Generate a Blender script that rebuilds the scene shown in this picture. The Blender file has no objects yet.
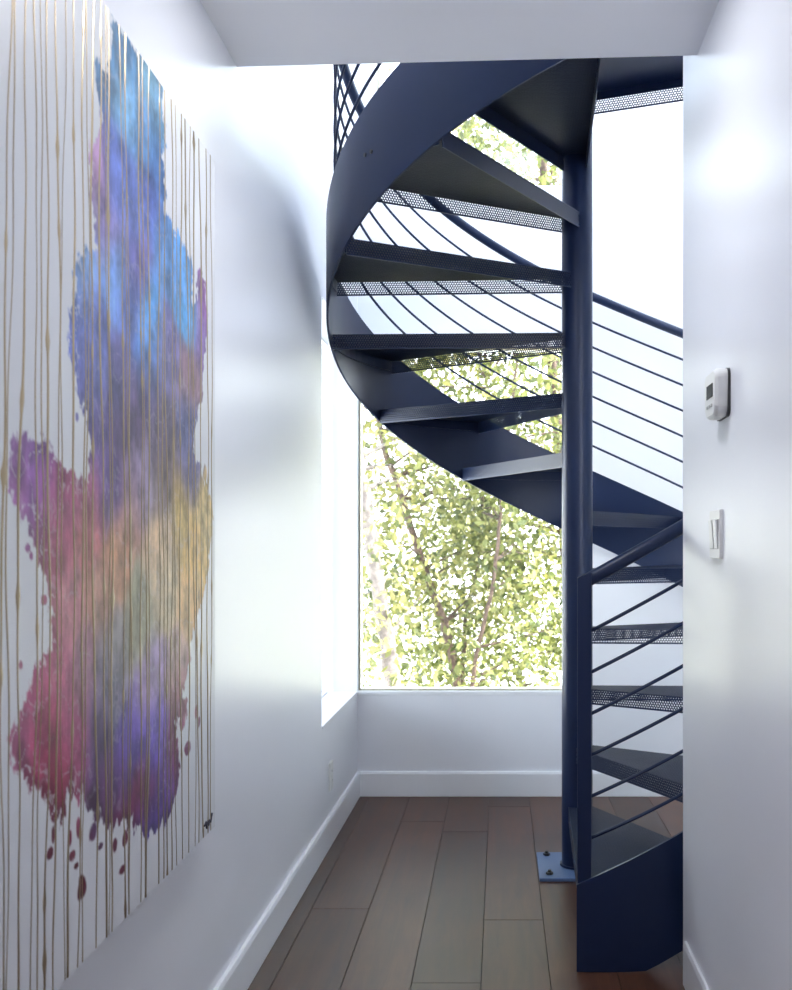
import bpy, bmesh, math, random
import numpy as np
from mathutils import Vector, Matrix
random.seed(7); rng = np.random.default_rng(11)
SC = bpy.context.scene
COL = SC.collection
R = math.radians
PI = math.pi

# ------------------------------------------------------------------ helpers
def link(o, parent=None):
    COL.objects.link(o)
    if parent is not None: o.parent = parent
    return o

def tag(o, label=None, cat=None, group=None, kind=None):
    if label: o['label'] = label
    if cat: o['category'] = cat
    if group: o['group'] = group
    if kind: o['kind'] = kind
    return o

def empty(name, loc=(0, 0, 0), rz=0.0):
    o = bpy.data.objects.new(name, None); o.location = loc; o.rotation_euler = (0, 0, rz)
    o.empty_display_size = .1
    return link(o)

class MB:
    """collects geometry for ONE mesh"""
    def __init__(s): s.v = []; s.f = []; s.m = []; s.uv = {}
    def add(s, vs, fs, mi=0):
        b = len(s.v); s.v += [tuple(v) for v in vs]
        for f in fs:
            s.f.append(tuple(b + i for i in f)); s.m.append(mi)
        return b
    def box(s, a, b, mi=0):
        x0, y0, z0 = a; x1, y1, z1 = b
        vs = [(x0,y0,z0),(x1,y0,z0),(x1,y1,z0),(x0,y1,z0),(x0,y0,z1),(x1,y0,z1),(x1,y1,z1),(x0,y1,z1)]
        s.add(vs, [(3,2,1,0),(4,5,6,7),(0,1,5,4),(1,2,6,5),(2,3,7,6),(3,0,4,7)], mi)
    def prism(s, pts, z0, z1, mi=0):
        n = len(pts)
        vs = [(p[0], p[1], z0) for p in pts] + [(p[0], p[1], z1) for p in pts]
        fs = [tuple(reversed(range(n))), tuple(range(n, 2*n))]
        fs += [(i, (i+1) % n, n+(i+1) % n, n+i) for i in range(n)]
        s.add(vs, fs, mi)
    def extrude_profile(s, prof, p0, p1, frame):
        """profile (a,b) swept straight from p0 to p1; frame = (axis_a, axis_b)"""
        A, B = Vector(frame[0]), Vector(frame[1]); n = len(prof)
        vs = [Vector(p0)+A*a+B*b for a, b in prof] + [Vector(p1)+A*a+B*b for a, b in prof]
        fs = [tuple(range(n)), tuple(reversed(range(n, 2*n)))]
        fs += [(i, n+i, n+(i+1) % n, (i+1) % n) for i in range(n)]
        s.add(vs, fs)
    def tube(s, pts, rad, seg=12, cap=True):
        pts = [Vector(p) for p in pts]; n = len(pts)
        rr = rad if isinstance(rad, (list, tuple)) else [rad]*n
        vs = []
        up = Vector((0, 0, 1))
        prev = None
        for i, p in enumerate(pts):
            t = (pts[min(i+1, n-1)] - pts[max(i-1, 0)]).normalized()
            if prev is None:
                a = up if abs(t.z) < .95 else Vector((1, 0, 0))
                u = (a - t*a.dot(t)).normalized()
            else:
                u = (prev - t*prev.dot(t)).normalized()
            prev = u; w = t.cross(u)
            for k in range(seg):
                q = 2*PI*k/seg
                vs.append(p + (u*math.cos(q) + w*math.sin(q))*rr[i])
        fs = []
        for i in range(n-1):
            for k in range(seg):
                k2 = (k+1) % seg
                fs.append((i*seg+k, i*seg+k2, (i+1)*seg+k2, (i+1)*seg+k))
        if cap:
            fs.append(tuple(reversed(range(seg)))); fs.append(tuple((n-1)*seg+k for k in range(seg)))
        s.add(vs, fs)
    def cyl(s, c0, c1, rad, seg=24):
        s.tube([c0, c1], rad, seg)
    def build(s, name, mats, parent=None, smooth=False, bevel=0, bseg=2, fix=True):
        me = bpy.data.meshes.new(name)
        me.from_pydata([tuple(v) for v in s.v], [], s.f)
        if not isinstance(mats, (list, tuple)): mats = [mats]
        for m in mats: me.materials.append(m)
        if len(mats) > 1: me.polygons.foreach_set('material_index', s.m)
        me.update()
        if fix:
            bm = bmesh.new(); bm.from_mesh(me)
            bmesh.ops.recalc_face_normals(bm, faces=bm.faces)
            bm.to_mesh(me); bm.free()
        if smooth:
            me.polygons.foreach_set('use_smooth', [True]*len(me.polygons))
            if smooth != 'all':
                me.set_sharp_from_angle(angle=R(smooth if smooth is not True else 40))
        o = link(bpy.data.objects.new(name, me), parent)
        if bevel:
            b = o.modifiers.new('bevel', 'BEVEL'); b.width = bevel; b.segments = bseg
            b.limit_method = 'ANGLE'; b.angle_limit = R(40)
        return o

# ------------------------------------------------------------------ materials
def lin(c):
    return tuple(((x/255)/12.92 if x/255 <= .04045 else ((x/255+.055)/1.055)**2.4) for x in c)

def mat(name, color=(.8,.8,.8), rough=.5, metal=0.0, spec=.5, coat=0.0):
    m = bpy.data.materials.new(name); m.use_nodes = True
    b = m.node_tree.nodes['Principled BSDF']
    b.inputs['Base Color'].default_value = (*color, 1)
    b.inputs['Roughness'].default_value = rough
    b.inputs['Metallic'].default_value = metal
    b.inputs['Specular IOR Level'].default_value = spec
    b.inputs['Coat Weight'].default_value = coat
    return m, m.node_tree, b

def add_noise_bump(nt, b, scale, strength, dist=.001, detail=4, coord='Object'):
    tc = nt.nodes.new('ShaderNodeTexCoord'); n = nt.nodes.new('ShaderNodeTexNoise')
    n.inputs['Scale'].default_value = scale; n.inputs['Detail'].default_value = detail
    bp = nt.nodes.new('ShaderNodeBump'); bp.inputs['Strength'].default_value = strength
    bp.inputs['Distance'].default_value = dist
    nt.links.new(tc.outputs[coord], n.inputs['Vector'])
    nt.links.new(n.outputs['Fac'], bp.inputs['Height'])
    nt.links.new(bp.outputs['Normal'], b.inputs['Normal'])
    return n

M = {}
m, nt, b = mat('wall_paint', (.83, .84, .875), .33, spec=.5); add_noise_bump(nt, b, 90, .12, .0006, 3); M['wall'] = m
m, nt, b = mat('ceiling_paint', (.82, .82, .86), .7, spec=.3); add_noise_bump(nt, b, 120, .15, .0006, 3); M['ceil'] = m
m, nt, b = mat('trim_paint', (.83, .84, .86), .3, spec=.5); add_noise_bump(nt, b, 60, .05, .0004, 2); M['trim'] = m
m, nt, b = mat('plastic_white', (.78, .78, .76), .35); M['plastic'] = m
m, nt, b = mat('plastic_grey', (.42, .42, .41), .4); M['plastic_grey'] = m
m, nt, b = mat('plastic_dark', (.03, .03, .03), .45); M['plastic_dark'] = m
m, nt, b = mat('lcd', (.03, .03, .03), .5, spec=.2); M['lcd'] = m
m, nt, b = mat('bronze_frame', (.42, .39, .30), .4, .3); M['frame'] = m
m, nt, b = mat('plaster_outside', (.75, .74, .72), .9); add_noise_bump(nt, b, 30, .4, .004); M['outside'] = m

def steel(name, col, rough):
    m, nt, b = mat(name, col, rough, spec=.32, coat=.0)
    b.inputs['Coat Roughness'].default_value = .2
    tc = nt.nodes.new('ShaderNodeTexCoord'); n = nt.nodes.new('ShaderNodeTexNoise')
    n.inputs['Scale'].default_value = 5; n.inputs['Detail'].default_value = 5
    mx = nt.nodes.new('ShaderNodeMapRange'); mx.inputs['To Min'].default_value = rough-.06; mx.inputs['To Max'].default_value = rough+.08
    nt.links.new(tc.outputs['Object'], n.inputs['Vector']); nt.links.new(n.outputs['Fac'], mx.inputs['Value'])
    nt.links.new(mx.outputs['Result'], b.inputs['Roughness'])
    return m, nt, b
STEEL = (.0088, .019, .059)
M['steel'] = steel('navy_steel', STEEL, .34)[0]
M['steel_gal'] = steel('navy_steel_plate', (.10, .17, .34), .4)[0]
# tread top with a fine dimpled texture
m, nt, b = steel('navy_steel_tread', (.007, .013, .036), .45)
tc = nt.nodes.new('ShaderNodeTexCoord'); vo = nt.nodes.new('ShaderNodeTexVoronoi'); vo.inputs['Scale'].default_value = 110
vo.inputs['Randomness'].default_value = .25
bp = nt.nodes.new('ShaderNodeBump'); bp.inputs['Strength'].default_value = .5; bp.inputs['Distance'].default_value = .002
nt.links.new(tc.outputs['Object'], vo.inputs['Vector']); nt.links.new(vo.outputs['Distance'], bp.inputs['Height'])
nt.links.new(bp.outputs['Normal'], b.inputs['Normal']); b.inputs['Specular IOR Level'].default_value = .2; M['tread'] = m

# perforated steel: round holes on a staggered grid, in metres on the UV map
def perforated():
    m, nt, b = mat('perforated_steel', STEEL, .35, spec=.4)
    N, L = nt.nodes, nt.links
    uv = N.new('ShaderNodeUVMap'); uv.uv_map = 'UVMap'
    sp = N.new('ShaderNodeSeparateXYZ'); L.new(uv.outputs['UV'], sp.inputs[0])
    p = .0095; q = p*1.732
    def mth(op, a, bb=None, c=None):
        n = N.new('ShaderNodeMath'); n.operation = op
        for i, v in enumerate((a, bb, c)):
            if v is None: continue
            if isinstance(v, (int, float)): n.inputs[i].default_value = v
            else: L.new(v, n.inputs[i])
        return n.outputs[0]
    def lattice(du, dv):
        fu = mth('FRACT', mth('ADD', mth('DIVIDE', sp.outputs['X'], p), du))
        fv = mth('FRACT', mth('ADD', mth('DIVIDE', sp.outputs['Y'], q), dv))
        a = mth('MULTIPLY', mth('SUBTRACT', fu, .5), p); c = mth('MULTIPLY', mth('SUBTRACT', fv, .5), q)
        return mth('SQRT', mth('ADD', mth('MULTIPLY', a, a), mth('MULTIPLY', c, c)))
    d = mth('MINIMUM', lattice(0, 0), lattice(.5, .5))
    hole = mth('LESS_THAN', d, .0036)
    # solid rim along the top and bottom folds
    rim = mth('MULTIPLY', mth('GREATER_THAN', sp.outputs['Y'], .006), mth('LESS_THAN', sp.outputs['Y'], .052))
    fac = mth('MULTIPLY', hole, rim)
    tr = N.new('ShaderNodeBsdfTransparent'); mx = N.new('ShaderNodeMixShader')
    L.new(fac, mx.inputs[0]); L.new(b.outputs[0], mx.inputs[1]); L.new(tr.outputs[0], mx.inputs[2])
    L.new(mx.outputs[0], N['Material Output'].inputs['Surface'])
    return m
M['perf'] = perforated()

def glass():
    m = bpy.data.materials.new('window_glass'); m.use_nodes = True; nt = m.node_tree; N, L = nt.nodes, nt.links
    N.remove(N['Principled BSDF'])
    tr = N.new('ShaderNodeBsdfTransparent'); tr.inputs[0].default_value = (.97, .985, .975, 1)
    gl = N.new('ShaderNodeBsdfGlossy'); gl.inputs['Roughness'].default_value = .01
    fr = N.new('ShaderNodeFresnel'); fr.inputs['IOR'].default_value = 1.45
    mx = N.new('ShaderNodeMixShader')
    L.new(fr.outputs[0], mx.inputs[0]); L.new(tr.outputs[0], mx.inputs[1]); L.new(gl.outputs[0], mx.inputs[2])
    L.new(mx.outputs[0], N['Material Output'].inputs['Surface'])
    return m
M['glass'] = glass()

def plank_mat():
    m, nt, b = mat('oak_planks', (.2, .15, .12), .36, spec=.38)
    N, L = nt.nodes, nt.links
    at = N.new('ShaderNodeAttribute'); at.attribute_name = 'tone'
    tc = N.new('ShaderNodeTexCoord'); mp = N.new('ShaderNodeMapping'); mp.inputs['Scale'].default_value = (28, 2.2, 1)
    ad = N.new('ShaderNodeVectorMath'); ad.operation = 'ADD'
    L.new(tc.outputs['Object'], mp.inputs[0]); L.new(mp.outputs[0], ad.inputs[0]); L.new(at.outputs['Vector'], ad.inputs[1])
    n1 = N.new('ShaderNodeTexNoise'); n1.inputs['Scale'].default_value = 1.0; n1.inputs['Detail'].default_value = 8; n1.inputs['Roughness'].default_value = .65
    n1.inputs['Distortion'].default_value = .6
    L.new(ad.outputs[0], n1.inputs['Vector'])
    n2 = N.new('ShaderNodeTexNoise'); n2.inputs['Scale'].default_value = 3.0; n2.inputs['Detail'].default_value = 3
    L.new(tc.outputs['Object'], n2.inputs['Vector'])
    cr = N.new('ShaderNodeValToRGB'); e = cr.color_ramp.elements
    e[0].position = .28; e[0].color = (.052, .019, .011, 1); e[1].position = .75; e[1].color = (.135, .060, .034, 1)
    L.new(n1.outputs['Fac'], cr.inputs[0])
    sx = N.new('ShaderNodeSeparateXYZ'); L.new(at.outputs['Vector'], sx.inputs[0])
    mr = N.new('ShaderNodeMapRange'); mr.inputs['From Min'].default_value = 0; mr.inputs['From Max'].default_value = 10
    mr.inputs['To Min'].default_value = .72; mr.inputs['To Max'].default_value = 1.28
    L.new(sx.outputs['X'], mr.inputs['Value'])
    mr2 = N.new('ShaderNodeMapRange'); mr2.inputs['From Min'].default_value = .3; mr2.inputs['From Max'].default_value = .7
    mr2.inputs['To Min'].default_value = .85; mr2.inputs['To Max'].default_value = 1.12
    L.new(n2.outputs['Fac'], mr2.inputs['Value'])
    mu = N.new('ShaderNodeMath'); mu.operation = 'MULTIPLY'; L.new(mr.outputs[0], mu.inputs[0]); L.new(mr2.outputs[0], mu.inputs[1])
    vm = N.new('ShaderNodeVectorMath'); vm.operation = 'SCALE'; L.new(cr.outputs[0], vm.inputs[0]); L.new(mu.outputs[0], vm.inputs['Scale'])
    L.new(vm.outputs[0], b.inputs['Base Color'])
    rr = N.new('ShaderNodeMapRange'); rr.inputs['To Min'].default_value = .28; rr.inputs['To Max'].default_value = .46
    L.new(n1.outputs['Fac'], rr.inputs['Value']); L.new(rr.outputs[0], b.inputs['Roughness'])
    bp = N.new('ShaderNodeBump'); bp.inputs['Strength'].default_value = .25; bp.inputs['Distance'].default_value = .001
    L.new(n1.outputs['Fac'], bp.inputs['Height']); L.new(bp.outputs['Normal'], b.inputs['Normal'])
    return m
M['planks'] = plank_mat()
m, nt, b = mat('plank_gap', (.03, .022, .018), .8); M['gap'] = m

# ------------------------------------------------------------------ frame of reference (metres; camera at x=0, y=0)
CAM_H = 1.19
CEIL = 2.46
SLAB = 2.88
YB = 4.80           # back wall face
ROOF = 5.60
SX, SY = .287, 3.72  # stair axis
XR = 1.42           # right wall of the stairwell
YH = -2.6           # rear end of hallway
def xleft(y): return -.684 - (4.8 - y)*.005

def cells(mb, us, vs, holes, put):
    us = sorted(set(us)); vs = sorted(set(vs))
    for i in range(len(us)-1):
        for j in range(len(vs)-1):
            cu, cv = (us[i]+us[i+1])/2, (vs[j]+vs[j+1])/2
            if any(h[0] < cu < h[1] and h[2] < cv < h[3] for h in holes): continue
            put(us[i], us[i+1], vs[j], vs[j+1])

# left wall (slightly out of square, as in the photo) with corner window below and an added, unseen high window upstairs
LW = (3.86, 4.80, .50, 2.16)
LU = (3.3, 4.45, 3.5, 4.6)
mb = MB()
def put_left(y0, y1, z0, z1):
    xa, xb = xleft(y0), xleft(y1); t = .17
    vs = [(xa,y0,z0),(xa-t,y0,z0),(xb-t,y1,z0),(xb,y1,z0),(xa,y0,z1),(xa-t,y0,z1),(xb-t,y1,z1),(xb,y1,z1)]
    mb.add(vs, [(3,2,1,0),(4,5,6,7),(0,1,5,4),(1,2,6,5),(2,3,7,6),(3,0,4,7)])
cells(mb, [YH, LW[0], 4.80, LU[0], LU[1], 4.96], [0, LW[2], LW[3], LU[2], LU[3], ROOF], [LW, LU], put_left)
tag(mb.build('wall_left', M['wall']), 'white painted wall on the left with the painting', kind='structure')

# back wall
BW = (-.684, .347, .50, 2.16)
BU = (-.60, .347, 2.93, 4.95)
mb = MB()
cells(mb, [-.684, -.60, .347, XR+.15], [0, .5, 2.16, 2.93, 4.95, ROOF], [BW, BU],
      lambda a, c, z0, z1: mb.box((a, YB, z0), (c, YB+.16, z1)))
tag(mb.build('wall_back', M['wall']), 'white wall behind the stair with two windows', kind='structure')

# right wall of hallway (partition; its end is the vertical edge in front of the stair)
XW = .508
YW = 2.776
mb = MB(); mb.box((XW, YH, 0), (XW+.12, YW, CEIL)); mb.box((XW, 2.579, CEIL), (XW+.12, YW, SLAB))
tag(mb.build('wall_right', M['wall']), 'white painted partition on the right with thermostat and switch', kind='structure')
# stairwell right wall + wall closing the stairwell behind the partition
mb = MB(); mb.box((XR, 1.3, 0), (XR+.15, YB, ROOF)); 
tag(mb.build('wall_stairwell_right', M['wall']), 'white wall closing the stairwell on the right', kind='structure')
mb = MB(); cells(mb, [XW+.12, XW+.16, XR-.04, XR], [0, .04, 2.40, CEIL], [(XW+.16, XR-.04, .04, 2.40)], lambda a, c, z0, z1: mb.box((a, 2.60, z0), (c, 2.70, z1)))
tag(mb.build('wall_stairwell_front', M['wall']), 'white wall beside the partition under the upper floor', kind='structure')
# upstairs wall, hall end
mb = MB(); cells(mb, [-.72, -.6, 1.3, XR+.15], [SLAB, SLAB+.1, 4.6, ROOF], [(-.6, 1.3, SLAB+.1, 4.6)], lambda a, c, z0, z1: mb.box((a, 1.2, z0), (c, 1.32, z1)))
tag(mb.build('wall_upstairs', M['wall']), 'white wall of the upper floor', kind='structure')

# ceiling slab with opening edge
mb = MB()
y0, y1 = 2.640, 2.578
yr = y1 - (XR-.508)*.05
mb.prism([(-.72, YH), (XW+.12, YH), (XW+.12, 2.2), (XR+.15, 2.2), (XR+.15, 2.55), (XW, y1), (-.70, y0), (-.72, y0)], CEIL, SLAB)
tag(mb.build('ceiling', M['ceil']), 'flat white hallway ceiling ending at the stair opening', kind='structure')
# roof with an unseen opening, added to light the stairwell
LIGHT_GAP = (-.15, .75, 2.6, 4.2)
mb = MB()
cells(mb, [-.86, LIGHT_GAP[0], LIGHT_GAP[1], XR+.15], [1.2, LIGHT_GAP[2], LIGHT_GAP[3], 4.96], [LIGHT_GAP], lambda a, c, e, f: mb.box((a, e, ROOF), (c, f, ROOF+.2)))
tag(mb.build('roof', M['ceil']), 'white ceiling over the stairwell', kind='structure')
# rear end wall (behind the camera)
mb = MB(); mb.box((-.9, YH-.15, 0), (.66, YH, CEIL))
tag(mb.build('wall_rear', M['wall']), 'white wall at the rear end of the hallway', kind='structure')

# floor: individual planks in one mesh, running away from the camera
fl = MB()
fl.box((-.72, YH, -.12), (XR+.15, YB, -.0035))
fl.m = [1]*len(fl.f)
tones = []
edges = [-.242+.190*k for k in range(-3, 11)]
forced = {0: [2.736, 4.2], -1: [1.9, 4.35], 1: [3.2, 4.6], 2: [3.65, 2.0], 3: [3.9, 2.3], -2: [3.3]}
vertone = [0.]*len(fl.v)
edges = [round(e, 4) for e in edges]
i0 = edges.index(round(-.242, 4))
for i, e in enumerate(edges):
    k = i - i0 + 1   # plank to the right of line k
    xa, xb = e, e+.19
    xa = max(xa, -.72); xb = min(xb, XR+.1)
    if xb <= xa: continue
    ys = sorted([YH, YB] + forced.get(k-1, [random.uniform(-1, 1), random.uniform(2, 4.3)]) + [random.uniform(-2, .9)])
    for j in range(len(ys)-1):
        if ys[j+1]-ys[j] < .05: continue
        g = .0005
        tn = random.random()*10
        nb = len(fl.v)
        a, c = (xa+g, ys[j]+g), (xb-g, ys[j+1]-g)
        w = .0007
        vs = [(a[0],a[1],-.004),(c[0],a[1],-.004),(c[0],c[1],-.004),(a[0],c[1],-.004),
              (a[0]+w,a[1]+w,0),(c[0]-w,a[1]+w,0),(c[0]-w,c[1]-w,0),(a[0]+w,c[1]-w,0)]
        fl.add(vs, [(4,5,6,7),(0,1,5,4),(1,2,6,5),(2,3,7,6),(3,0,4,7)], 0)
        vertone += [tn]*8
o = fl.build('floor', [M['planks'], M['gap']], fix=False)
at = o.data.attributes.new('tone', 'FLOAT_VECTOR', 'POINT')
for i, t in enumerate(vertone): at.data[i].vector = (t, t*3.7, t*1.3)
tag(o, 'wide brown oak plank floor', kind='structure')

# baseboards with bevelled top
prof = [(0, 0), (.015, 0), (.015, .108), (.010, .120), (0, .120)]
def baseboard(name, p0, p1, nrm):
    mb = MB(); mb.extrude_profile(prof, p0, p1, (nrm, (0, 0, 1)))
    tag(mb.build(name, M['trim'], bevel=.002), 'white painted baseboard', kind='structure')
baseboard('baseboard_left', (xleft(YH), YH, 0), (xleft(YB), YB, 0), (1, 0, 0))
baseboard('baseboard_back', (-.684, YB, 0), (XR, YB, 0), (0, -1, 0))
mb = MB(); mb.extrude_profile([(a*.67, b) for a, b in prof], (XW, YH, 0), (XW, 2.724, 0), ((-1, 0, 0), (0, 0, 1)))
tag(mb.build('baseboard_right', M['trim'], bevel=.0015), 'white painted baseboard', kind='structure')
baseboard('baseboard_stairwell', (XR, 2.7, 0), (XR, YB, 0), (-1, 0, 0))

# windows
def rect_frame(mb, u0, u1, v0, v1, w, put):
    put(u0, u1, v0, v0+w); put(u0, u1, v1-w, v1); put(u0, u0+w, v0+w, v1-w); put(u1-w, u1, v0+w, v1-w)
def window_y(name, x0, x1, z0, z1, y, label):       # facing along y
    mb = MB(); rect_frame(mb, x0, x1, z0, z1, .007, lambda a, c, e, f: mb.box((a, y-.02, e), (c, y+.02, f)))
    w = tag(mb.build(name, M['frame']), label, kind='structure')
    g = MB(); g.box((x0+.01, y-.003, z0+.01), (x1-.01, y+.003, z1-.01)); g.build('window_pane', M['glass'], w)
def window_x(name, y0, y1, z0, z1, x, label):
    mb = MB(); rect_frame(mb, y0, y1, z0, z1, .006, lambda a, c, e, f: mb.box((x-.02, a, e), (x+.02, c, f)))
    w = tag(mb.build(name, M['trim']), label, kind='structure')
    g = MB(); g.box((x-.003, y0+.01, z0+.01), (x+.003, y1-.01, z1-.01)); g.build('window_pane', M['glass'], w)
window_y('window_1', BW[0]+.001, BW[1], BW[2], BW[3], YB+.055, 'large lower window behind the stair')
window_x('window_2', LW[0], 4.78, LW[2], LW[3], -.842, 'tall window in the left wall near the corner')
window_y('window_3', BU[0], BU[1], BU[2], BU[3], YB+.115, 'upper window behind the top of the stair')
window_x('added_window_4', LU[0], LU[1], LU[2], LU[3], -.82, 'added unseen high window that lights the upper stairwell')  # out of view, added to bring more daylight in upstairs
window_y('added_window_6', XW+.16, XR-.04, .04, 2.40, 2.64, 'added unseen glazed opening behind the partition, for light on the back wall')  # invented opening, lets sky light reach the lower back wall
window_y('added_window_5', -.6, 1.3, SLAB+.1, 4.6, 1.26, 'added unseen glazing on the upper floor, for light on the back wall')  # invented glazing, sends sky light over the slab into the stairwell
# sills
mb = MB(); mb.box((-.684, YB-.004, .484), (.349, YB+.095, .502))
tag(mb.build('trim_1', M['trim'], bevel=.002), 'white window sill on the back wall', kind='structure')
mb = MB(); mb.box((-.80, LW[0]+.001, .490), (-.684, YB+.09, .502))
tag(mb.build('trim_2', M['trim'], bevel=.002), 'white window sill in the left wall', kind='structure')

# ------------------------------------------------------------------ spiral staircase
RISE = .2225
def TZ(n): return .020+.2183*n
STEP = 30.0; DR = RISE/STEP
RO = .920
st = empty('spiral_staircase', (SX, SY, 0))
tag(st, 'dark navy steel spiral staircase with rod railing, standing on a bolted base plate', 'staircase')
def pol(r, a, z): return Vector((r*math.cos(R(a)), r*math.sin(R(a)), z))
mb = MB(); mb.tube([(0, 0, .012), (0, 0, 3.95)], .0572, 40)
mb.build('center_pole', M['steel'], st, smooth=True)
mb = MB(); mb.tube([(0, 0, 3.95), (0, 0, 3.955), (0, 0, 3.972)], [.060, .060, .02], 40)
mb.build('pole_cap', M['steel'], st, smooth=True)
# base plate with hex bolts
mb = MB(); mb.box((-.146, -.155, 0), (.146, .155, .012))
bpl = mb.build('base_plate', M['steel_gal'], st, bevel=.002); bpl['label'] = 'blue grey square steel plate'
for sx in (-1, 1):
    for sy in (-1, 1):
        mb = MB(); cx, cy = sx*.108, sy*.112+.004
        mb.prism([(cx+.013*math.cos(PI/3*k), cy+.013*math.sin(PI/3*k)) for k in range(6)], .012, .020)
        mb.tube([(cx, cy, .019), (cx, cy, .028)], .006, 10)
        mb.build('anchor_bolt', M['plastic_dark'], bpl, smooth=30)
mb = MB(); mb.tube([(0, 0, .012), (0, 0, .020)], .064, 40); mb.build('weld_collar', M['steel'], st, smooth=True)

# stringer: helical plate
A0, A1 = -94.5, 270.0
def s_bot(a): return max(.002, .00741*(a+82.4))
def s_top(a): return .00741*(a+82.4)+.335
def stringer():
    mb = MB(); ang = [A0 + (A1-A0)*i/150 for i in range(151)]
    ang = sorted(set(ang + [-82.4])); vs = []; fs = []
    for a in ang:
        for r, z in ((RO-.008, s_bot(a)), (RO, s_bot(a)), (RO, s_top(a)), (RO-.008, s_top(a))): vs.append(pol(r, a, z))
    n = len(ang)
    for i in range(n-1):
        for k in range(4):
            fs.append((i*4+k, i*4+(k+1) % 4, (i+1)*4+(k+1) % 4, (i+1)*4+k))
    fs.append((0, 1, 2, 3)); fs.append(tuple((n-1)*4+k for k in (3, 2, 1, 0)))
    mb.add(vs, fs); return mb
mb = stringer()
mb.build('stringer', M['steel'], st, smooth=50)

OFF = .030
def edge_pts(a, side):
    """inner and outer end of a tread's edge; side=+1 rear edge, -1 nosing"""
    d = Vector((math.cos(R(a)), math.sin(R(a)), 0)); o = Vector((math.cos(R(a+90*side)), math.sin(R(a+90*side)), 0))*OFF
    inn = o + d*.046
    return inn, pol(RO-.010, a, 0)
def flange(parent, pin, pout, z, name='flange'):
    """perforated strip; four coincident skins give the holes their depth"""
    t = .0042; H = .055
    d = (pout-pin).normalized(); nrm = Vector((-d.y, d.x, 0))*t
    me = bpy.data.meshes.new(name); vs = []; fs = []; Ln = (pout-pin).length
    for q in range(4):
        o_ = nrm*(q/3-.5); b = len(vs)
        for p in (pin, pout):
            for zz in (z-H, z): vs.append((p.x+o_.x, p.y+o_.y, zz))
        fs.append((b, b+2, b+3, b+1))
    fs += [(0, 12, 14, 2), (1, 3, 15, 13), (0, 1, 13, 12), (2, 14, 15, 3)]
    me.from_pydata(vs, [], fs); me.materials.append(M['perf'])
    uvl = me.uv_layers.new(name='UVMap')
    for pi, pl in enumerate(me.polygons):
        for li in pl.loop_indices:
            k = me.loops[li].vertex_index % 4
            uvl.data[li].uv = (0 if k < 2 else Ln, 0.0 if k % 2 == 0 else H) if pi < 4 else (0, 0)
    me.update()
    return link(bpy.data.objects.new(name, me), parent)

for n in range(1, 13):
    z = TZ(n); a0 = (n-4)*STEP - (5 if n > 1 else 4); a1 = (n-3)*STEP
    i0_, o0_ = edge_pts(a0, -1); i1_, o1_ = edge_pts(a1, 1)
    pts = [i0_] + [pol(RO-.010, a0+(a1-a0)*k/12, 0) for k in range(13)] + [i1_]
    # inner arc along the pole
    q0 = math.degrees(math.atan2(i0_.y, i0_.x)); q1 = math.degrees(math.atan2(i1_.y, i1_.x))
    while q1 < q0: q1 += 360
    if q1 - q0 > 180: q1 -= 360
    inner = [pol(.055, q1+(q0-q1)*k/4, 0) for k in range(1, 4)]
    mb = MB(); mb.prism([(p.x, p.y) for p in pts+inner], z-.005, z)
    tr = mb.build('tread', M['tread'], st)
    flange(tr, i0_, o0_, z-.001, 'nosing_flange'); flange(tr, i1_, o1_, z-.001, 'rear_flange')
    # solid folded bar behind the lip edge (stiffener) along the stringer
    mb = MB(); arc = [pol(RO-.011, a0+1+(a1-a0-2)*k/10, 0) for k in range(11)]
    vs = []; fs = []
    for p in arc:
        dd = p.normalized()
        for rr_, zz in ((0, z-.005), (0, z-.045), (-.004, z-.045), (-.004, z-.005)):
            vs.append((p.x+dd.x*rr_, p.y+dd.y*rr_, zz))
    for i in range(10):
        for k in range(4): fs.append((i*4+k, i*4+(k+1) % 4, (i+1)*4+(k+1) % 4, (i+1)*4+k))
    fs += [(0, 1, 2, 3), (43, 42, 41, 40)]
    mb.add(vs, fs); mb.build('side_bracket', M['steel'], tr)
    for da in (9.0, 11.2):
        a = (n-4)*STEP + da + 0
        if n < 11: continue
        p = pol(RO, a+.6, z); d = pol(1, a, 0)
        mb = MB(); mb.tube([p-d*.002, p+d*.004], .0065, 10); mb.build('bolt', M['plastic_dark'], tr, smooth=30)

# landing at the top
zl = RISE*13
mb = MB()
i0_, o0_ = edge_pts(265, -1); i1_, o1_ = edge_pts(342, 1)
q0 = math.degrees(math.atan2(i0_.y, i0_.x)) % 360; q1 = math.degrees(math.atan2(i1_.y, i1_.x)) % 360
inner = [pol(.055, q1+(q0-q1)*k/5, 0) for k in range(1, 5)]
far = i1_ + (o1_-i1_).normalized()*1.12
poly = [(i0_.x, i0_.y), (o0_.x, o0_.y), (o0_.x, -1.10), (far.x, -1.10), (far.x, far.y), (i1_.x, i1_.y)] + [(p.x, p.y) for p in inner]
mb.prism(poly, zl-.006, zl)
ld = mb.build('landing', M['steel'], st)
flange(ld, i1_, far, zl-.03, 'landing_flange'); 
d_ = (far-i1_).normalized(); nn = Vector((-d_.y, d_.x, 0))*.004
mb = MB(); mb.add([i1_+Vector((0,0,zl-.035)), far+Vector((0,0,zl-.035)), far-nn+Vector((0,0,zl-.035)), i1_-nn+Vector((0,0,zl-.035)),
                   i1_+Vector((0,0,zl-.005)), far+Vector((0,0,zl-.005)), far-nn+Vector((0,0,zl-.005)), i1_-nn+Vector((0,0,zl-.005))],
                  [(3,2,1,0),(4,5,6,7),(0,1,5,4),(1,2,6,5),(2,3,7,6),(3,0,4,7)]); mb.build('landing_edge_bar', M['steel'], ld)

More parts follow.
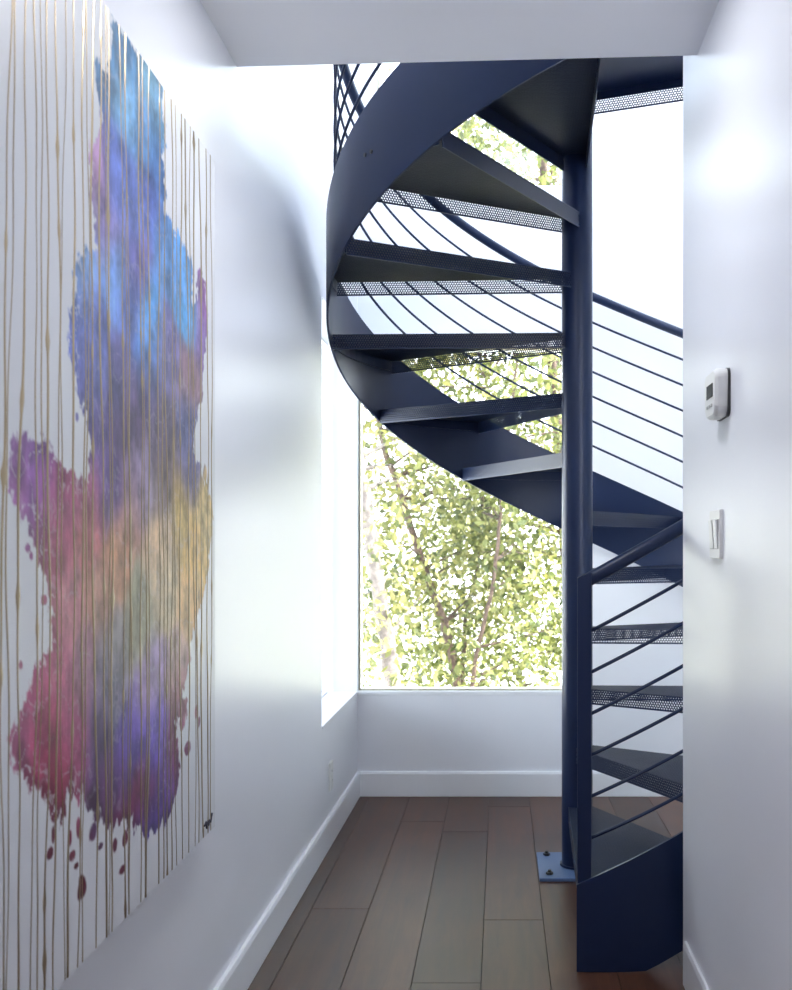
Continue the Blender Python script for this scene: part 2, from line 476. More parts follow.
# newel posts, handrail, rods
RR = RO-.030
def post(a, z0, ztop, w=.040):
    mb = MB(); c = pol(RR, a, 0); t = Vector((-math.sin(R(a)), math.cos(R(a)), 0)); n = Vector((math.cos(R(a)), math.sin(R(a)), 0))
    c = c + t*w/2; sl = .463; vs = []
    for zz in (0, 1):
        for su, sv in ((-1,-1),(1,-1),(1,1),(-1,1)):
            p = c + t*(su*w/2) + n*(sv*w/2)
            vs.append((p.x, p.y, z0 if zz == 0 else ztop + sl*(su*.5+.5)*w))
    mb.add(vs, [(3,2,1,0),(4,5,6,7),(0,1,5,4),(1,2,6,5),(2,3,7,6),(3,0,4,7)])
    return mb.build('newel_post', M['steel'], st, bevel=.003)
post(A0+.1, .0, 1.106)
post(A1-3.0, s_bot(A1-3), s_top(A1)+.86)
def rail_off(a):
    ks = [(-95, .836), (-74, .860), (-45, .860), (0, .825), (45, .795), (80, .800), (271, .800)]
    for (x0, y0), (x1, y1) in zip(ks, ks[1:]):
        if a <= x1:
            t = max(0, (a-x0)/(x1-x0)); t = t*t*(3-2*t) if x0 >= -74 else t
            return y0+(y1-y0)*t
    return .800
def helix(da0, da1, off, rad, seg, name):
    n = 150; a0, a1 = A0+da0, A1-da1; pts = []
    for i in range(n+1):
        a = a0+(a1-a0)*i/n; pts.append(pol(RR, a, s_top(a)+(off(a) if callable(off) else off)))
    mb = MB(); mb.tube(pts, rad, seg); return mb.build(name, M['steel'], st, smooth='all')
helix(.9, 1.2, rail_off, .0195, 16, 'handrail')
def fan(a):
    if a <= -74: return .35+.65*(a+94)/20
    return max(0, 1-(a+74)/50)
for k in range(1, 7): helix(1.2, 1.2, (lambda a, k=k: .1135*k + fan(a)*(.0086*k-.0285)), .0052, 8, 'railing_rod')

# ------------------------------------------------------------------ painting on the left wall
def cpx(px, py):
    """photo point -> place on the canvas plane (depth, height)"""
    Z = 620.5/(485-px); return Z, CAM_H+(548-py)*Z/1000
ZF, ZN = 2.298, 1.08
HT, HB = 2.078, .551
pt = empty('painting', (0, 0, 0))
tag(pt, 'large abstract painting, blue and magenta paint cloud with gold drips, on the left wall', 'painting')
def cx_at(Z): return -.655 + .015*(2.3-Z)
AX = math.atan(-.015)
# canvas body (wrapped edges)
mb = MB()
th = .034
def cv(Z, h, d): return (cx_at(Z)-d, Z, h)
vs = [cv(ZN,HB,.0006), cv(ZF,HB,.0006), cv(ZF,HT,.0006), cv(ZN,HT,.0006), cv(ZN,HB,th), cv(ZF,HB,th), cv(ZF,HT,th), cv(ZN,HT,th)]
mb.add(vs, [(0,1,2,3),(7,6,5,4),(0,4,5,1),(1,5,6,2),(2,6,7,3),(3,7,4,0)])
m, nt, b = mat('canvas_white', (.74, .75, .77), .55); add_noise_bump(nt, b, 500, .3, .0008, 2); M['canvas'] = m
mb.build('canvas', M['canvas'], pt)

poly_px = [(113,14),(140,52),(163.6,88),(164,115),(165,142),(164,160),(167,197),(163,212),(170,224),(182,242),(192,268),(193,300),(197,300),(196,280),(198,268),(203,272),(206,285),
 (207.6,316),(204.5,352),(203,380),(201.5,407),(196,430),(193,452),(197,464),(203,478),(207,490),(212,500),(213,516),(212,540),(209,556),(205,580),(202,600),(194,625),(191,645),(190,662),(187,680),(184,692),(186,713),
 (176,723),(177,740),(179,760),(177,785),(173,805),(163,825),(151.5,838.5),(146,842),(140,838),(133,823),(124,822),(117,829),(105,820),(94,811),(88,798),(84,785),(78,792),(67,800),(62,812),(57.6,829),(53,815),(49,800),(45,790),
 (38,783),(30,787),(25,775),(18,763),(13,750),(10.6,735),(13,722),(18,711),(25,690),(33,668),(42,655),(48.5,650),(52,630),(50,607),(45,580),(38,560),(33,547),(27,516),(18,516),(14,500),(12,491),(9,465),(9,450),(13,440),(18,434),(28,437),
 (39,446),(48,452),(57,460),(66,466),(76,473),(88,476),(91,460),(91,437),(88,422),(82,405),(77,390),(74,376),(70,350),(68,331),(72,310),(76,291),(75,270),(76,253),(86,255),(97,264),(96,240),(92,212),(91,180),
 (91,151),(96,137),(103,133),(101,110),(98.5,91),(95,70),(92.5,51.5),(97,47),(100,60),(104.5,73),(108,70),(111,54),(111,30)]
drops_px = [(50,853,3.5,7),(72,856,4,6),(76,866,3,4),(82,888,5,12),(81,880,3,6),(122,870,4,5),(188,748,4,8),(101,846,2.5,4),(115,845,3,8),(125,838,3,9),(93,832,5,10),(78,828,3,12),(70,838,2,9),(53,835,2,10),
            (196,712,1.5,8),(199,722,1.5,6),(30,530,2,8),(28,548,3,5),(38,560,2,8),(31,556,2,5),(44,600,3,6),(60,600,3,8),(21,665,2,5),(77,417,2,5),(182,722,3,10),(205,473,2,10),(178,235,1.5,8),(172,242,1,8),(197,850,1,1)]
col_px = [(130,50,50,108,150),(150,80,95,145,170),(125,100,105,155,190),(100,62,60,108,150),(120,40,55,110,150),(140,130,85,135,185),(160,120,90,140,175),(160,180,60,108,165),(115,160,92,112,185),(94,170,172,132,172),(104,220,128,116,168),
 (135,200,98,118,190),(150,205,82,100,175),(165,245,80,130,185),(185,270,78,145,205),(190,300,70,155,210),(202,290,125,75,135),(203,330,115,85,150),(82,268,125,165,215),(115,280,112,155,215),(140,262,100,92,155),(80,320,98,112,188),(100,335,105,118,190),
 (130,300,95,115,195),(150,320,75,155,215),(150,350,80,120,190),(165,350,102,95,150),(120,370,92,86,140),(90,380,84,86,150),(150,385,82,72,122),(190,375,130,98,115),(130,420,92,72,112),(100,430,98,82,142),(160,430,92,78,108),
 (190,430,85,90,140),(18,450,145,100,165),(35,470,122,80,158),(45,492,130,72,140),(22,490,150,85,140),(70,490,152,72,112),(92,492,148,80,118),(110,478,98,72,135),(140,480,145,130,165),(133,500,150,120,150),(165,480,115,98,105),(190,470,105,98,140),
 (130,525,165,118,95),(185,510,190,158,85),(207,515,200,172,110),(60,530,160,80,108),(90,530,170,95,98),(50,520,150,68,95),(120,560,178,122,90),(160,555,192,160,125),(195,560,200,158,75),(100,600,165,115,100),(72,612,170,105,118),(140,620,135,132,108),
 (165,590,180,160,125),(190,610,190,145,85),(115,650,118,110,118),(58,680,170,82,115),(85,680,145,95,120),(110,690,108,98,130),(150,680,145,118,170),(180,670,158,124,122),(35,700,170,75,115),(18,740,165,80,120),(42,740,158,48,88),
 (75,750,172,75,118),(95,740,85,60,105),(130,735,98,72,165),(155,740,112,85,190),(120,785,84,50,118),(145,800,112,35,75),(105,800,88,45,92),(165,790,95,62,145),(60,800,140,36,70),(55,820,105,16,46),(150,832,82,66,160),(176,760,112,35,80),(120,820,110,25,55),(85,880,100,15,40),(185,690,150,90,110)]

def vnoise(x, y, seed):
    xi = np.floor(x).astype(np.int64); yi = np.floor(y).astype(np.int64); xf = x-xi; yf = y-yi
    def h(a, c):
        n = (a*374761393 + c*668265263 + seed*974711) & 0x7fffffff
        n = ((n ^ (n >> 13))*1274126177) & 0x7fffffff
        return ((n ^ (n >> 16)) & 0xffff)/65535.0
    u = xf*xf*(3-2*xf); v = yf*yf*(3-2*yf)
    return (h(xi,yi)*(1-u)+h(xi+1,yi)*u)*(1-v) + (h(xi,yi+1)*(1-u)+h(xi+1,yi+1)*u)*v
def fbm(x, y, s, o=4):
    r = 0; a = .5; 
    for k in range(o): r = r + a*(vnoise(x*2**k, y*2**k, s+k*17)-.5); a *= .5
    return r*2
def paint():
    st_ = .0028
    nu, nv = int((ZF-ZN)/st_)+1, int((HT-HB)/st_)+1
    U, V = np.meshgrid(np.linspace(ZN, ZF, nu), np.linspace(HB, HT, nv))
    u = U.ravel(); v = V.ravel()
    poly = np.array([cpx(*p) for p in poly_px])
    wu = u + .018*fbm(u*14, v*9, 5, 4) + .008*fbm(u*60, v*40, 9, 3)
    wv = v + .022*fbm(u*12+9, v*9+4, 23, 4) + .014*fbm(u*80, v*30, 29, 3)
    # signed distance
    d2 = np.full(u.shape, 1e9); inside = np.zeros(u.shape, bool)
    n = len(poly)
    for i in range(n):
        ax, ay = poly[i]; bx_, by_ = poly[(i+1) % n]
        ex, ey = bx_-ax, by_-ay; L2 = ex*ex+ey*ey+1e-12
        t = np.clip(((wu-ax)*ex+(wv-ay)*ey)/L2, 0, 1)
        dx = wu-(ax+t*ex); dy = wv-(ay+t*ey); d2 = np.minimum(d2, dx*dx+dy*dy)
        c = ((ay > wv) != (by_ > wv)) & (wu < (bx_-ax)*(wv-ay)/(by_-ay+1e-15)+ax); inside ^= c
    sd = np.sqrt(d2)*np.where(inside, 1, -1)
    # lacy edges: more broken toward the left, fine drips below
    low = np.clip((.95-v)/.25, 0, 1)*np.clip((1.95-u)/.3, 0, 1)
    lace = .020*fbm(u*95, v*70, 41, 3) + .045*low*fbm(u*70, v*24, 45, 3)
    mask = np.clip((sd+lace)/.006+.5, 0, 1)
    # worm-like pale holes near the lower-left and left edges
    ridge = np.abs(fbm(u*34, v*30, 77, 3))
    near = np.exp(-np.clip(sd, 0, 1)/.030)
    hole = (np.clip(1-ridge/.045, 0, 1))*near*np.clip((1.62-u)/.1, 0, 1)
    mask = mask*(1-.85*np.clip(hole*1.3, 0, 1))
    for (px, py, rx, ry) in drops_px:
        Z, h = cpx(px, py); k = (485-px)**2/620500.0
        ru = rx/ (620.5*1.0/(Z*Z)) ; rv = ry*Z/1000
        q = ((u-Z)/ru + .5*fbm(u*60, v*40, 3, 2))**2 + ((v-h)/rv)**2
        mask = np.maximum(mask, np.clip((1.0-q)*2.5, 0, 1))
    # colour field
    cu = u + .030*fbm(u*10, v*7, 61, 4); cvv = v + .040*fbm(u*9, v*6+3, 67, 4)
    W = np.zeros(u.shape); Csum = np.zeros((u.size, 3))
    for (px, py, r, g, bb) in col_px:
        Z, h = cpx(px, py)
        w = np.exp(-(((cu-Z)/(.035+.02*(Z-1.2)))**2 + ((cvv-h)/.052)**2)) + 1e-6/(.001+(cu-Z)**2+(cvv-h)**2)
        W += w; Csum += w[:, None]*np.array(lin((r, g, bb)))[None]
    C = Csum/W[:, None]*1.16
    # brushy vertical streaks, cells and veins
    streak = fbm(u*120, v*7, 101, 3); cell = fbm(u*30, v*24, 131, 5); fine = fbm(u*150, v*110, 151, 2)
    C = C*np.clip(1+.35*streak+.75*cell+.25*fine, .35, 2.0)[:, None]
    vein = np.clip(1-np.abs(fbm(u*16, v*12, 171, 4))/.035, 0, 1)*.22
    C = C*(1-vein[:, None]) + np.array([.62, .60, .70])[None]*vein[:, None]
    # darker rims
    rim = np.exp(-((sd-.010)/.010)**2)*np.clip((CAM_H-.05-v)/.4, 0, 1)
    C = C*(1-.45*rim[:, None]) + np.array([.10, .006, .03])[None]*(.45*rim*.35)[:, None]
    # pale canvas ground
    base = np.array([.74, .75, .77])[None]*(1+.03*fbm(u*6, v*5, 201, 3))[:, None]
    # faint wash of thin vertical lines
    out = base*(1-mask[:, None]) + C*mask[:, None]
    g_ = out.mean(1, keepdims=True); out = np.clip(g_+(out-g_)*.92, 0, .95)
    me = bpy.data.meshes.new('painted_surface')
    co = np.stack([-.655+.015*(2.3-u), u, v], 1).astype(np.float32)
    me.vertices.add(len(u)); me.vertices.foreach_set('co', co.ravel())
    ii, jj = np.meshgrid(np.arange(nu-1), np.arange(nv-1)); a = (jj*nu+ii).ravel()
    q = np.stack([a, a+nu, a+nu+1, a+1], 1).astype(np.int32)[:, ::-1]
    nf = len(q); me.loops.add(nf*4); me.loops.foreach_set('vertex_index', q.ravel())
    me.polygons.add(nf); me.polygons.foreach_set('loop_start', np.arange(0, nf*4, 4, dtype=np.int32))
    me.polygons.foreach_set('loop_total', np.full(nf, 4, np.int32))
    me.update(calc_edges=True)
    ca = me.color_attributes.new('pigment', 'FLOAT_COLOR', 'POINT')
    ca.data.foreach_set('color', np.concatenate([out, np.ones((len(u), 1))], 1).astype(np.float32).ravel())
    m, nt, b = mat('painted_canvas', (.7,.7,.7), .42, spec=.5)
    nn_ = add_noise_bump(nt, b, 420, .35, .0008, 2)
    at = nt.nodes.new('ShaderNodeAttribute'); at.attribute_name = 'pigment'
    nt.links.new(at.outputs['Color'], b.inputs['Base Color'])
    me.materials.append(m)
    o = link(bpy.data.objects.new('painted_surface', me), pt)
    o['label'] = 'blue, violet, ochre and magenta paint cloud on white'
paint()

# raised gold drip lines
m, nt, b = mat('gold_paint', (.47, .37, .24), .34, 1.0)
M['gold'] = m
def drips():
    mb = MB()
    bottom_px = [-26,-12,0,18,33,46,56,69,80,95,105,112,126,131,142,147,158,167,172,181,190,198,203,208.5,211.5]
    top_px =    [-22,-10,10,25,37,49,58,76,85,92,100,109,120,127,139,150,160,165,172,180,186,193,199,206,211]
    rnd = random.Random(5)
    lines = list(zip(top_px, bottom_px, [1]*25)) + [(t+rnd.uniform(3, 6), b_+rnd.uniform(3, 6), .5) for t, b_ in zip(top_px[2:-4:2], bottom_px[2:-4:2])]
    for tp, bp_, ws in lines:
        Zt, Zb = cpx(tp, 300)[0], cpx(bp_, 800)[0]
        ph = [rnd.uniform(0, 6.28) for _ in range(4)]
        w0 = 1.2*(.0016 + .0006*(Zt-1.1))*rnd.uniform(.8, 1.35)*(.6 if ws < 1 else 1)
        beads = [(rnd.uniform(HB, HT), rnd.uniform(.5, 1)) for _ in range(rnd.randint(2, 4) if ws == 1 else 0)]
        N_ = 170; vs = []; fs = []
        hb = HB+.001; ht = HT-.001
        for i in range(N_+1):
            h = hb+(ht-hb)*i/N_; f = (h-HB)/(HT-HB)
            Z = Zb+(Zt-Zb)*f + .0065*math.sin(h*4.1+ph[0]) + .004*math.sin(h*9.3+ph[1]) + .0016*math.sin(h*23+ph[2])
            w = w0*(1+.35*math.sin(h*7+ph[3]))
            for hb_, s in beads:
                w += .0045*s*math.exp(-((h-hb_)/.013)**2)
            Z = min(max(Z, ZN+.008), ZF-.004-w)
            up = .0006+w*.16
            x = cx_at(Z)
            vs += [(x+.0002, Z-w, h), (x+up, Z-w*.45, h), (x+up, Z+w*.45, h), (x+.0002, Z+w, h)]
        for i in range(N_):
            for k in range(3): fs.append((i*4+k, i*4+k+1, (i+1)*4+k+1, (i+1)*4+k))
        mb.add(vs, fs)
    mb.build('gold_drip_lines', M['gold'], pt, smooth='all')
drips()
# small scribbled mark in the lower right corner
mb = MB()
sg = [(204,826),(205.5,822),(206,828),(207.5,821),(208,825),(209,820),(210,822),(211.5,813)]
mb.tube([(cx_at(cpx(*p)[0])+.0012, *cpx(*p)) for p in sg], .0022, 6)
m, nt, b = mat('dark_ink', (.03, .03, .05), .5); mb.build('signature', m, pt)

# ------------------------------------------------------------------ thermostat, switch, outlet
th_ = empty('thermostat', (XW, 2.262, 1.536))
tag(th_, 'small beige wall thermostat with dark display, on the right wall above the switch', 'thermostat')
def side_prism(mb, prof, xa, xb, s=1.0, mi=0):
    n = len(prof)
    vs = [(xa, p[0], p[1]) for p in prof] + [(xb, p[0]*s, p[1]*s) for p in prof]
    fs = [tuple(range(n)), tuple(reversed(range(n, 2*n)))] + [(i, n+i, n+(i+1) % n, (i+1) % n) for i in range(n)]
    mb.add(vs, fs, mi)
def rr(w, h, r, seg=5, cut=0):
    pts = []
    for cx, cy, a0 in ((w/2-r, h/2-r, 0), (-w/2+r, h/2-r, 90), (-w/2+r, -h/2+r, 180), (w/2-r, -h/2+r, 270)):
        for k in range(seg+1):
            a = R(a0+90*k/seg); pts.append((cx+r*math.cos(a), cy+r*math.sin(a)))
    return pts
mb = MB(); side_prism(mb, rr(.122, .108, .018), 0, -.006); mb.build('back_plate', M['plastic_dark'], th_)
mb = MB()
prof = [(p[0]*(1 if p[1] > -.02 else .80+.20*(p[1]+.053)/.033), p[1]) for p in rr(.120, .106, .020)]
side_prism(mb, prof, -.005, -.026); side_prism(mb, prof, -.026, -.034, .90)
mb.build('housing', M['plastic'], th_, bevel=.001)
mb = MB(); mb.box((-.0355, -.034, -.008), (-.0335, .028, .022)); mb.build('display', M['lcd'], th_)
for k in range(3):
    mb = MB(); mb.box((-.0362, -.030+.022*k, -.030), (-.0335, -.016+.022*k, -.023)); mb.build('button', M['plastic_grey'], th_, bevel=.001)

sw = empty('light_switch', (XW, 2.335, 1.222))
tag(sw, 'white two-gang switch plate with two paddles, on the right wall below the thermostat', 'light switch')
mb = MB(); side_prism(mb, rr(.112, .114, .004), 0, -.0075, .97); mb.build('switch_plate', M['plastic'], sw, bevel=.0008)
for s in (-1, 1):
    mb = MB(); c = s*.023
    mb.box((-.009, c-.0185, -.0345), (-.006, c+.0185, .0345)); p = mb.build('paddle_frame', M['plastic_grey'], sw)
    mb = MB()
    mb.add([(-.008, c-.0165, -.033), (-.008, c+.0165, -.033), (-.008, c+.0165, .033), (-.008, c-.0165, .033),
            (-.0095, c-.0165, -.033), (-.0095, c+.0165, -.033), (-.014, c+.0165, .033), (-.014, c-.0165, .033)],
           [(0,1,2,3),(7,6,5,4),(0,4,5,1),(1,5,6,2),(2,6,7,3),(3,7,4,0)])
    mb.build('paddle', M['plastic'], p, bevel=.0006)

ol = empty('power_outlet', (xleft(4.05), 4.05, .268))
tag(ol, 'white power outlet plate low on the left wall by the window', 'outlet')
mb = MB(); side_prism(mb, rr(.072, .116, .004), -.001, .007, .96); mb.build('outlet_plate', M['plastic'], ol, bevel=.0008)
for s in (-1, 1):
    mb = MB(); c = s*.0195
    side_prism(mb, [(y, z+c) for y, z in rr(.033, .028, .009)], .006, .0085); r_ = mb.build('receptacle', M['plastic'], ol)
    for q in (-.006, .006):
        mb = MB(); mb.box((.008, q-.001, c-.004), (.0087, q+.001, c+.005)); mb.build('slot', M['plastic_dark'], r_)

# ------------------------------------------------------------------ outside: ground and trees
def ground():
    mb = MB(); n = 40; vs = []; fs = []
    for j in range(n+1):
        for i in range(n+1):
            x = -30+60*i/n; y = 5.4+40*j/n
            vs.append((x, y, -1.6+.10*math.sin(x*1.3)+.12*math.cos(y*.9+x)+max(0, y-14)*.10))
    for j in range(n):
        for i in range(n): fs.append((j*(n+1)+i, j*(n+1)+i+1, (j+1)*(n+1)+i+1, (j+1)*(n+1)+i))
    mb.add(vs, fs)
    m, nt, b = mat('dry_ground', (.62, .58, .48), .95)
    n_ = nt.nodes.new('ShaderNodeTexNoise'); n_.inputs['Scale'].default_value = 1.3; n_.inputs['Detail'].default_value = 6
    cr = nt.nodes.new('ShaderNodeValToRGB'); cr.color_ramp.elements[0].color = (.5, .47, .36, 1); cr.color_ramp.elements[1].color = (.72, .69, .60, 1)
    tc = nt.nodes.new('ShaderNodeTexCoord'); nt.links.new(tc.outputs['Object'], n_.inputs['Vector']); nt.links.new(n_.outputs['Fac'], cr.inputs[0]); nt.links.new(cr.outputs[0], b.inputs['Base Color'])
    o = mb.build('ground', m, smooth='all'); tag(o, 'pale sunlit ground outside the windows', kind='structure')
ground()

def leaf_mat(name, tint):
    m = bpy.data.materials.new(name); m.use_nodes = True; nt = m.node_tree; N, L = nt.nodes, nt.links
    b = N['Principled BSDF']; b.inputs['Roughness'].default_value = .45
    at = N.new('ShaderNodeAttribute'); at.attribute_name = 'leaf_tone'
    cr = N.new('ShaderNodeValToRGB'); e = cr.color_ramp.elements
    e[0].position = 0; e[0].color = tuple(a*c for a, c in zip((.022, .036, .006, 1), tint)); e[1].position = 1; e[1].color = tuple(a*c for a, c in zip((.36, .33, .14, 1), tint))
    x = e.new(.45); x.color = tuple(a*c for a, c in zip((.095, .108, .024, 1), tint)); x = e.new(.75); x.color = tuple(a*c for a, c in zip((.17, .175, .048, 1), tint))
    L.new(at.outputs['Fac'], cr.inputs[0]); L.new(cr.outputs[0], b.inputs['Base Color'])
    tr = N.new('ShaderNodeBsdfTranslucent'); L.new(cr.outputs[0], tr.inputs[0])
    mx = N.new('ShaderNodeMixShader'); mx.inputs[0].default_value = .45
    L.new(b.outputs[0], mx.inputs[1]); L.new(tr.outputs[0], mx.inputs[2]); L.new(mx.outputs[0], N['Material Output'].inputs['Surface'])
    return m
LM = [leaf_mat('leaves_green', (1, 1, 1, 1)), leaf_mat('leaves_pale', (1.15, 1.05, 1.1, 1))]
def bark(name, c1, c2):
    m, nt, b = mat(name, c1, .85)
    n = add_noise_bump(nt, b, 30, .6, .006)
    cr = nt.nodes.new('ShaderNodeValToRGB'); cr.color_ramp.elements[0].color = (*c1, 1); cr.color_ramp.elements[1].color = (*c2, 1)
    cr.color_ramp.elements[0].position = .35; cr.color_ramp.elements[1].position = .65
    nt.links.new(n.outputs['Fac'], cr.inputs[0]); nt.links.new(cr.outputs[0], b.inputs['Base Color']); return m
BK = [bark('bark_brown', (.035, .02, .013), (.09, .055, .038)), bark('bark_pale', (.09, .07, .06), (.17, .14, .125))]

def tpx(px, py, Y): return (px-500)*Y/1000, CAM_H+(548-py)*Y/1000

def make_leaves(centers, per, spread, bm_, lname, parent, dens_z=None):
    c = np.repeat(np.array(centers), per, axis=0); n = len(c)
    p = c + rng.normal(0, 1, (n, 3))*np.array(spread)[None]
    p = p[p[:, 1] > 5.55]; n = len(p)
    L_ = rng.uniform(.04, .085, n); Wd = L_*rng.uniform(.22, .30, n)
    d = rng.normal(0, 1, (n, 3)); d[:, 2] -= .35; d /= np.linalg.norm(d, axis=1)[:, None]
    q = rng.normal(0, 1, (n, 3)); q[:, 2] += 1.0; s = np.cross(d, q); s /= np.linalg.norm(s, axis=1)[:, None]; up = np.cross(s, d)
    a = p; tip = p + d*L_[:, None]
    m1 = p + d*(L_*.38)[:, None]
    l1 = m1 + s*Wd[:, None] + up*(Wd*.35)[:, None]; r1 = m1 - s*Wd[:, None] + up*(Wd*.35)[:, None]
    m2 = p + d*(L_*.72)[:, None]
    l2 = m2 + s*(Wd*.72)[:, None] + up*(Wd*.2)[:, None]; r2 = m2 - s*(Wd*.72)[:, None] + up*(Wd*.2)[:, None]
    V = np.stack([a, l1, l2, tip, r2, r1], 1).reshape(-1, 3).astype(np.float32)
    base = (np.arange(n)*6)[:, None]
    F = np.concatenate([base+np.array([[0, 1, 2, 3]]), base+np.array([[0, 3, 4, 5]])], 0).astype(np.int32)
    me = bpy.data.meshes.new(lname); me.vertices.add(len(V)); me.vertices.foreach_set('co', V.ravel())
    nf = len(F); me.loops.add(nf*4); me.loops.foreach_set('vertex_index', F.ravel()); me.polygons.add(nf)
    me.polygons.foreach_set('loop_start', np.arange(0, nf*4, 4, dtype=np.int32)); me.polygons.foreach_set('loop_total', np.full(nf, 4, np.int32))
    me.update(calc_edges=True)
    at = me.attributes.new('leaf_tone', 'FLOAT', 'POINT'); tn = np.clip(rng.beta(2.2, 1.8, n), 0, 1)
    at.data.foreach_set('value', np.repeat(tn, 6).astype(np.float32)); me.materials.append(bm_)
    return link(bpy.data.objects.new(lname, me), parent)

def tree(Y, pxs, r0, r1, label, crown_box, ncl, per, bk=0, lm=0, group=None, cat='tree', ext=None):
    """pxs: trunk course as seen; crown_box x0,x1,z0,z1 ; everything in metres at depth Y"""
    pts = []
    for px, py in pxs:
        x, z = tpx(px, py, Y); pts.append(Vector((x, Y, z)))
    base = pts[0].copy(); d0 = (pts[0]-pts[1]); d0 = d0/max(abs(d0.z), .01)
    base = pts[0] + d0*((pts[0].z+1.75)/1.0)*.8; base.z = -1.75
    pts = [base] + pts
    # smooth by Catmull-Rom
    P = [pts[0]]+pts+[pts[-1]]; sm = []
    for i in range(1, len(P)-2):
        for k in range(6):
            t = k/6; a, b_, c, d = P[i-1], P[i], P[i+1], P[i+2]
            sm.append(.5*((2*b_)+(c-a)*t+(2*a-5*b_+4*c-d)*t*t+(3*b_-3*c+d-a)*t**3) + Vector((random.gauss(0,.004), random.gauss(0,.02), 0)))
    sm.append(P[-2])
    root = empty('tree', (base.x, Y, -1.6))
    tag(root, label, cat, group)
    off = Vector((base.x, Y, -1.6)); n = len(sm)
    mb = MB(); mb.tube([p-off for p in sm], [r0+(r1-r0)*i/(n-1) for i in range(n)], 10)
    centers = []
    x0, x1, z0, z1 = crown_box
    for i in range(ncl):
        centers.append((random.uniform(x0, x1), Y+random.gauss(.45, .40), random.uniform(z0, z1)))
    # branches from trunk to some clusters
    nb = 0
    for c in centers:
        if nb > 26: break
        cv_ = Vector(c)
        best = min(sm[3:], key=lambda p: (p-cv_).length + abs(min(0, cv_.z-p.z))*0.8 + max(0, p.z-cv_.z)*1.5)
        if (best-cv_).length > 2.2 or (best-cv_).length < .2: continue
        mid = (best+cv_)/2 + Vector((random.gauss(0,.05), random.gauss(0,.05), .06))
        mb.tube([best-off, (best*.6+mid*.4)-off, mid-off, cv_-off], [r1*.55+.004, r1*.4+.003, .006, .003], 6); nb += 1
    mb.build('trunk', BK[bk], root, smooth='all')
    cl = [(c[0]-off.x, c[1]-off.y, c[2]-off.z) for c in centers]
    cc = np.array(cl); 
    f = make_leaves_local(cl, int(per*2.9), (.17, .20, .14), LM[lm], root, off)
    return root
def make_leaves_local(cl, per, spread, mt, root, off):
    world = [(c[0]+off.x, c[1]+off.y, c[2]+off.z) for c in cl]
    o = make_leaves(world, per, spread, mt, 'foliage', root)
    me = o.data; co = np.empty(len(me.vertices)*3, np.float32); me.vertices.foreach_get('co', co); co = co.reshape(-1, 3)
    co -= np.array([off.x, off.y, off.z], np.float32)[None]; me.vertices.foreach_set('co', co.ravel()); me.update(); return o

D = 1.0
tree(7.6, [(458,690),(446,630),(428,580),(402,500),(380,430),(372,330),(366,200)], .036, .02, 'leafy tree with a brown trunk leaning left, middle of the window view', (-1.0, .1, -.1, 4.9), 88, 34, 0, 0)
tree(6.6, [(394,700),(386,640),(374,560),(364,490),(352,420),(345,300)], .06, .035, 'pale-barked tree leaning left at the left edge of the window view', (-1.02, -.5, -.2, 4.2), 60, 20, 1, 1)
tree(8.4, [(462,690),(466,620),(478,560),(483,480),(487,380)], .022, .012, 'slender upright sapling just right of the brown leaning trunk', (-.7, .5, .2, 4.4), 50, 30, 0, 1)
tree(7.2, [(470,700),(480,640),(494,580),(500,520),(508,440),(520,330)], .018, .010, 'thin tree leaning right behind the right half of the window', (-.3, .9, -.2, 4.8), 112, 34, 0, 0)
tree(8.8, [(575,700),(566,560),(556,400),(549,340),(545,200),(540,100)], .060, .035, 'tall straight tree seen right beside the stair pole', (-.4, 1.6, .6, 6.0), 90, 32, 0, 0)

# ------------------------------------------------------------------ light
w = bpy.data.worlds.new('sky'); SC.world = w; w.use_nodes = True
N, L = w.node_tree.nodes, w.node_tree.links
bg = N['Background']; tc = N.new('ShaderNodeTexCoord'); sp = N.new('ShaderNodeSeparateXYZ'); cr = N.new('ShaderNodeValToRGB')
L.new(tc.outputs['Generated'], sp.inputs[0]); L.new(sp.outputs['Z'], cr.inputs[0])
e = cr.color_ramp.elements; e[0].position = 0; e[0].color = (.95, .97, 1.0, 1); e[1].position = .8; e[1].color = (.50, .68, 1.0, 1)
x = e.new(.25); x.color = (.82, .90, 1.0, 1)
L.new(cr.outputs[0], bg.inputs['Color']); bg.inputs['Strength'].default_value = 1.0

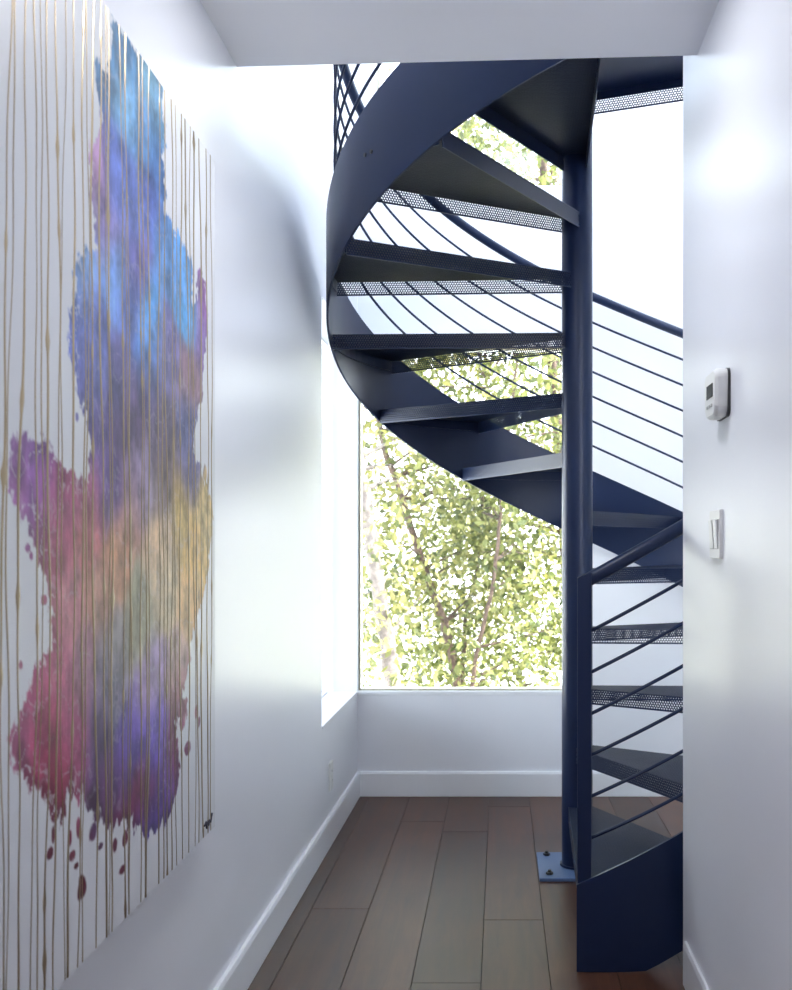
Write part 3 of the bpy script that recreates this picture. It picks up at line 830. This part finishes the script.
sun = bpy.data.lights.new('sun', 'SUN'); sun.energy = 3.2; sun.angle = R(1.5); sun.color = (1, .95, .86)
so = link(bpy.data.objects.new('sun', sun)); so.rotation_euler = Vector((-1.0, -.0, -1.25)).to_track_quat('-Z', 'Y').to_euler()
def portal(loc, rot, sx, sy):
    l = bpy.data.lights.new('daylight_portal', 'AREA'); l.shape = 'RECTANGLE'; l.size = sx; l.size_y = sy; l.cycles.is_portal = True
    o = link(bpy.data.objects.new('daylight_portal', l)); o.location = loc; o.rotation_euler = rot
portal(((BW[0]+BW[1])/2, YB+.14, 1.33), (R(-90), 0, 0), 1.03, 1.66)
portal(((BU[0]+BU[1])/2, YB+.14, 3.94), (R(-90), 0, 0), .95, 2.02)
portal((-.845, 4.30, 1.33), (0, R(-90), 0), 1.66, .96)
portal((-.85, 3.875, 4.05), (0, R(-90), 0), 1.1, 1.15)
portal((.3, 3.4, ROOF+.1), (0, 0, 0), .9, 1.6)
def add_hall_fill(y, e):  # added fill lamps at ceiling height, no fixtures belong to them
    l = bpy.data.lights.new('hall_fill', 'AREA'); l.shape = 'DISK'; l.size = .30; l.energy = e; l.color = (.93, .95, 1.0)
    o = link(bpy.data.objects.new('hall_fill', l)); o.location = (-.09, y, CEIL-.004)
add_hall_fill(-1.3, .95); add_hall_fill(-.2, .6); add_hall_fill(2.1, .85)
portal(((XW+.12+XR)/2, 2.61, 1.22), (R(90), 0, 0), .72, 2.35)
portal((.35, 1.22, 3.79), (R(90), 0, 0), 1.9, 1.62)

# ------------------------------------------------------------------ camera
cam = bpy.data.cameras.new('camera'); co = link(bpy.data.objects.new('camera', cam))
co.location = (0, 0, CAM_H); co.rotation_euler = (R(90), 0, 0)
cam.sensor_fit = 'HORIZONTAL'; cam.sensor_width = 36; cam.lens = 36*1000/792
cam.shift_x = -104/792; cam.shift_y = 53/792; cam.clip_start = .05; cam.clip_end = 200
cam.dof.use_dof = True; cam.dof.focus_distance = 2.8; cam.dof.aperture_fstop = 9
SC.camera = co
vs_ = SC.view_settings
vs_.view_transform = 'Standard'; vs_.look = 'None'; vs_.gamma = 1; vs_.exposure = 3.5
vs_.use_curve_mapping = False
SC.cycles.max_bounces = 12; SC.cycles.diffuse_bounces = 7; SC.cycles.glossy_bounces = 4; SC.cycles.transparent_max_bounces = 24
SC.cycles.sample_clamp_indirect = 6
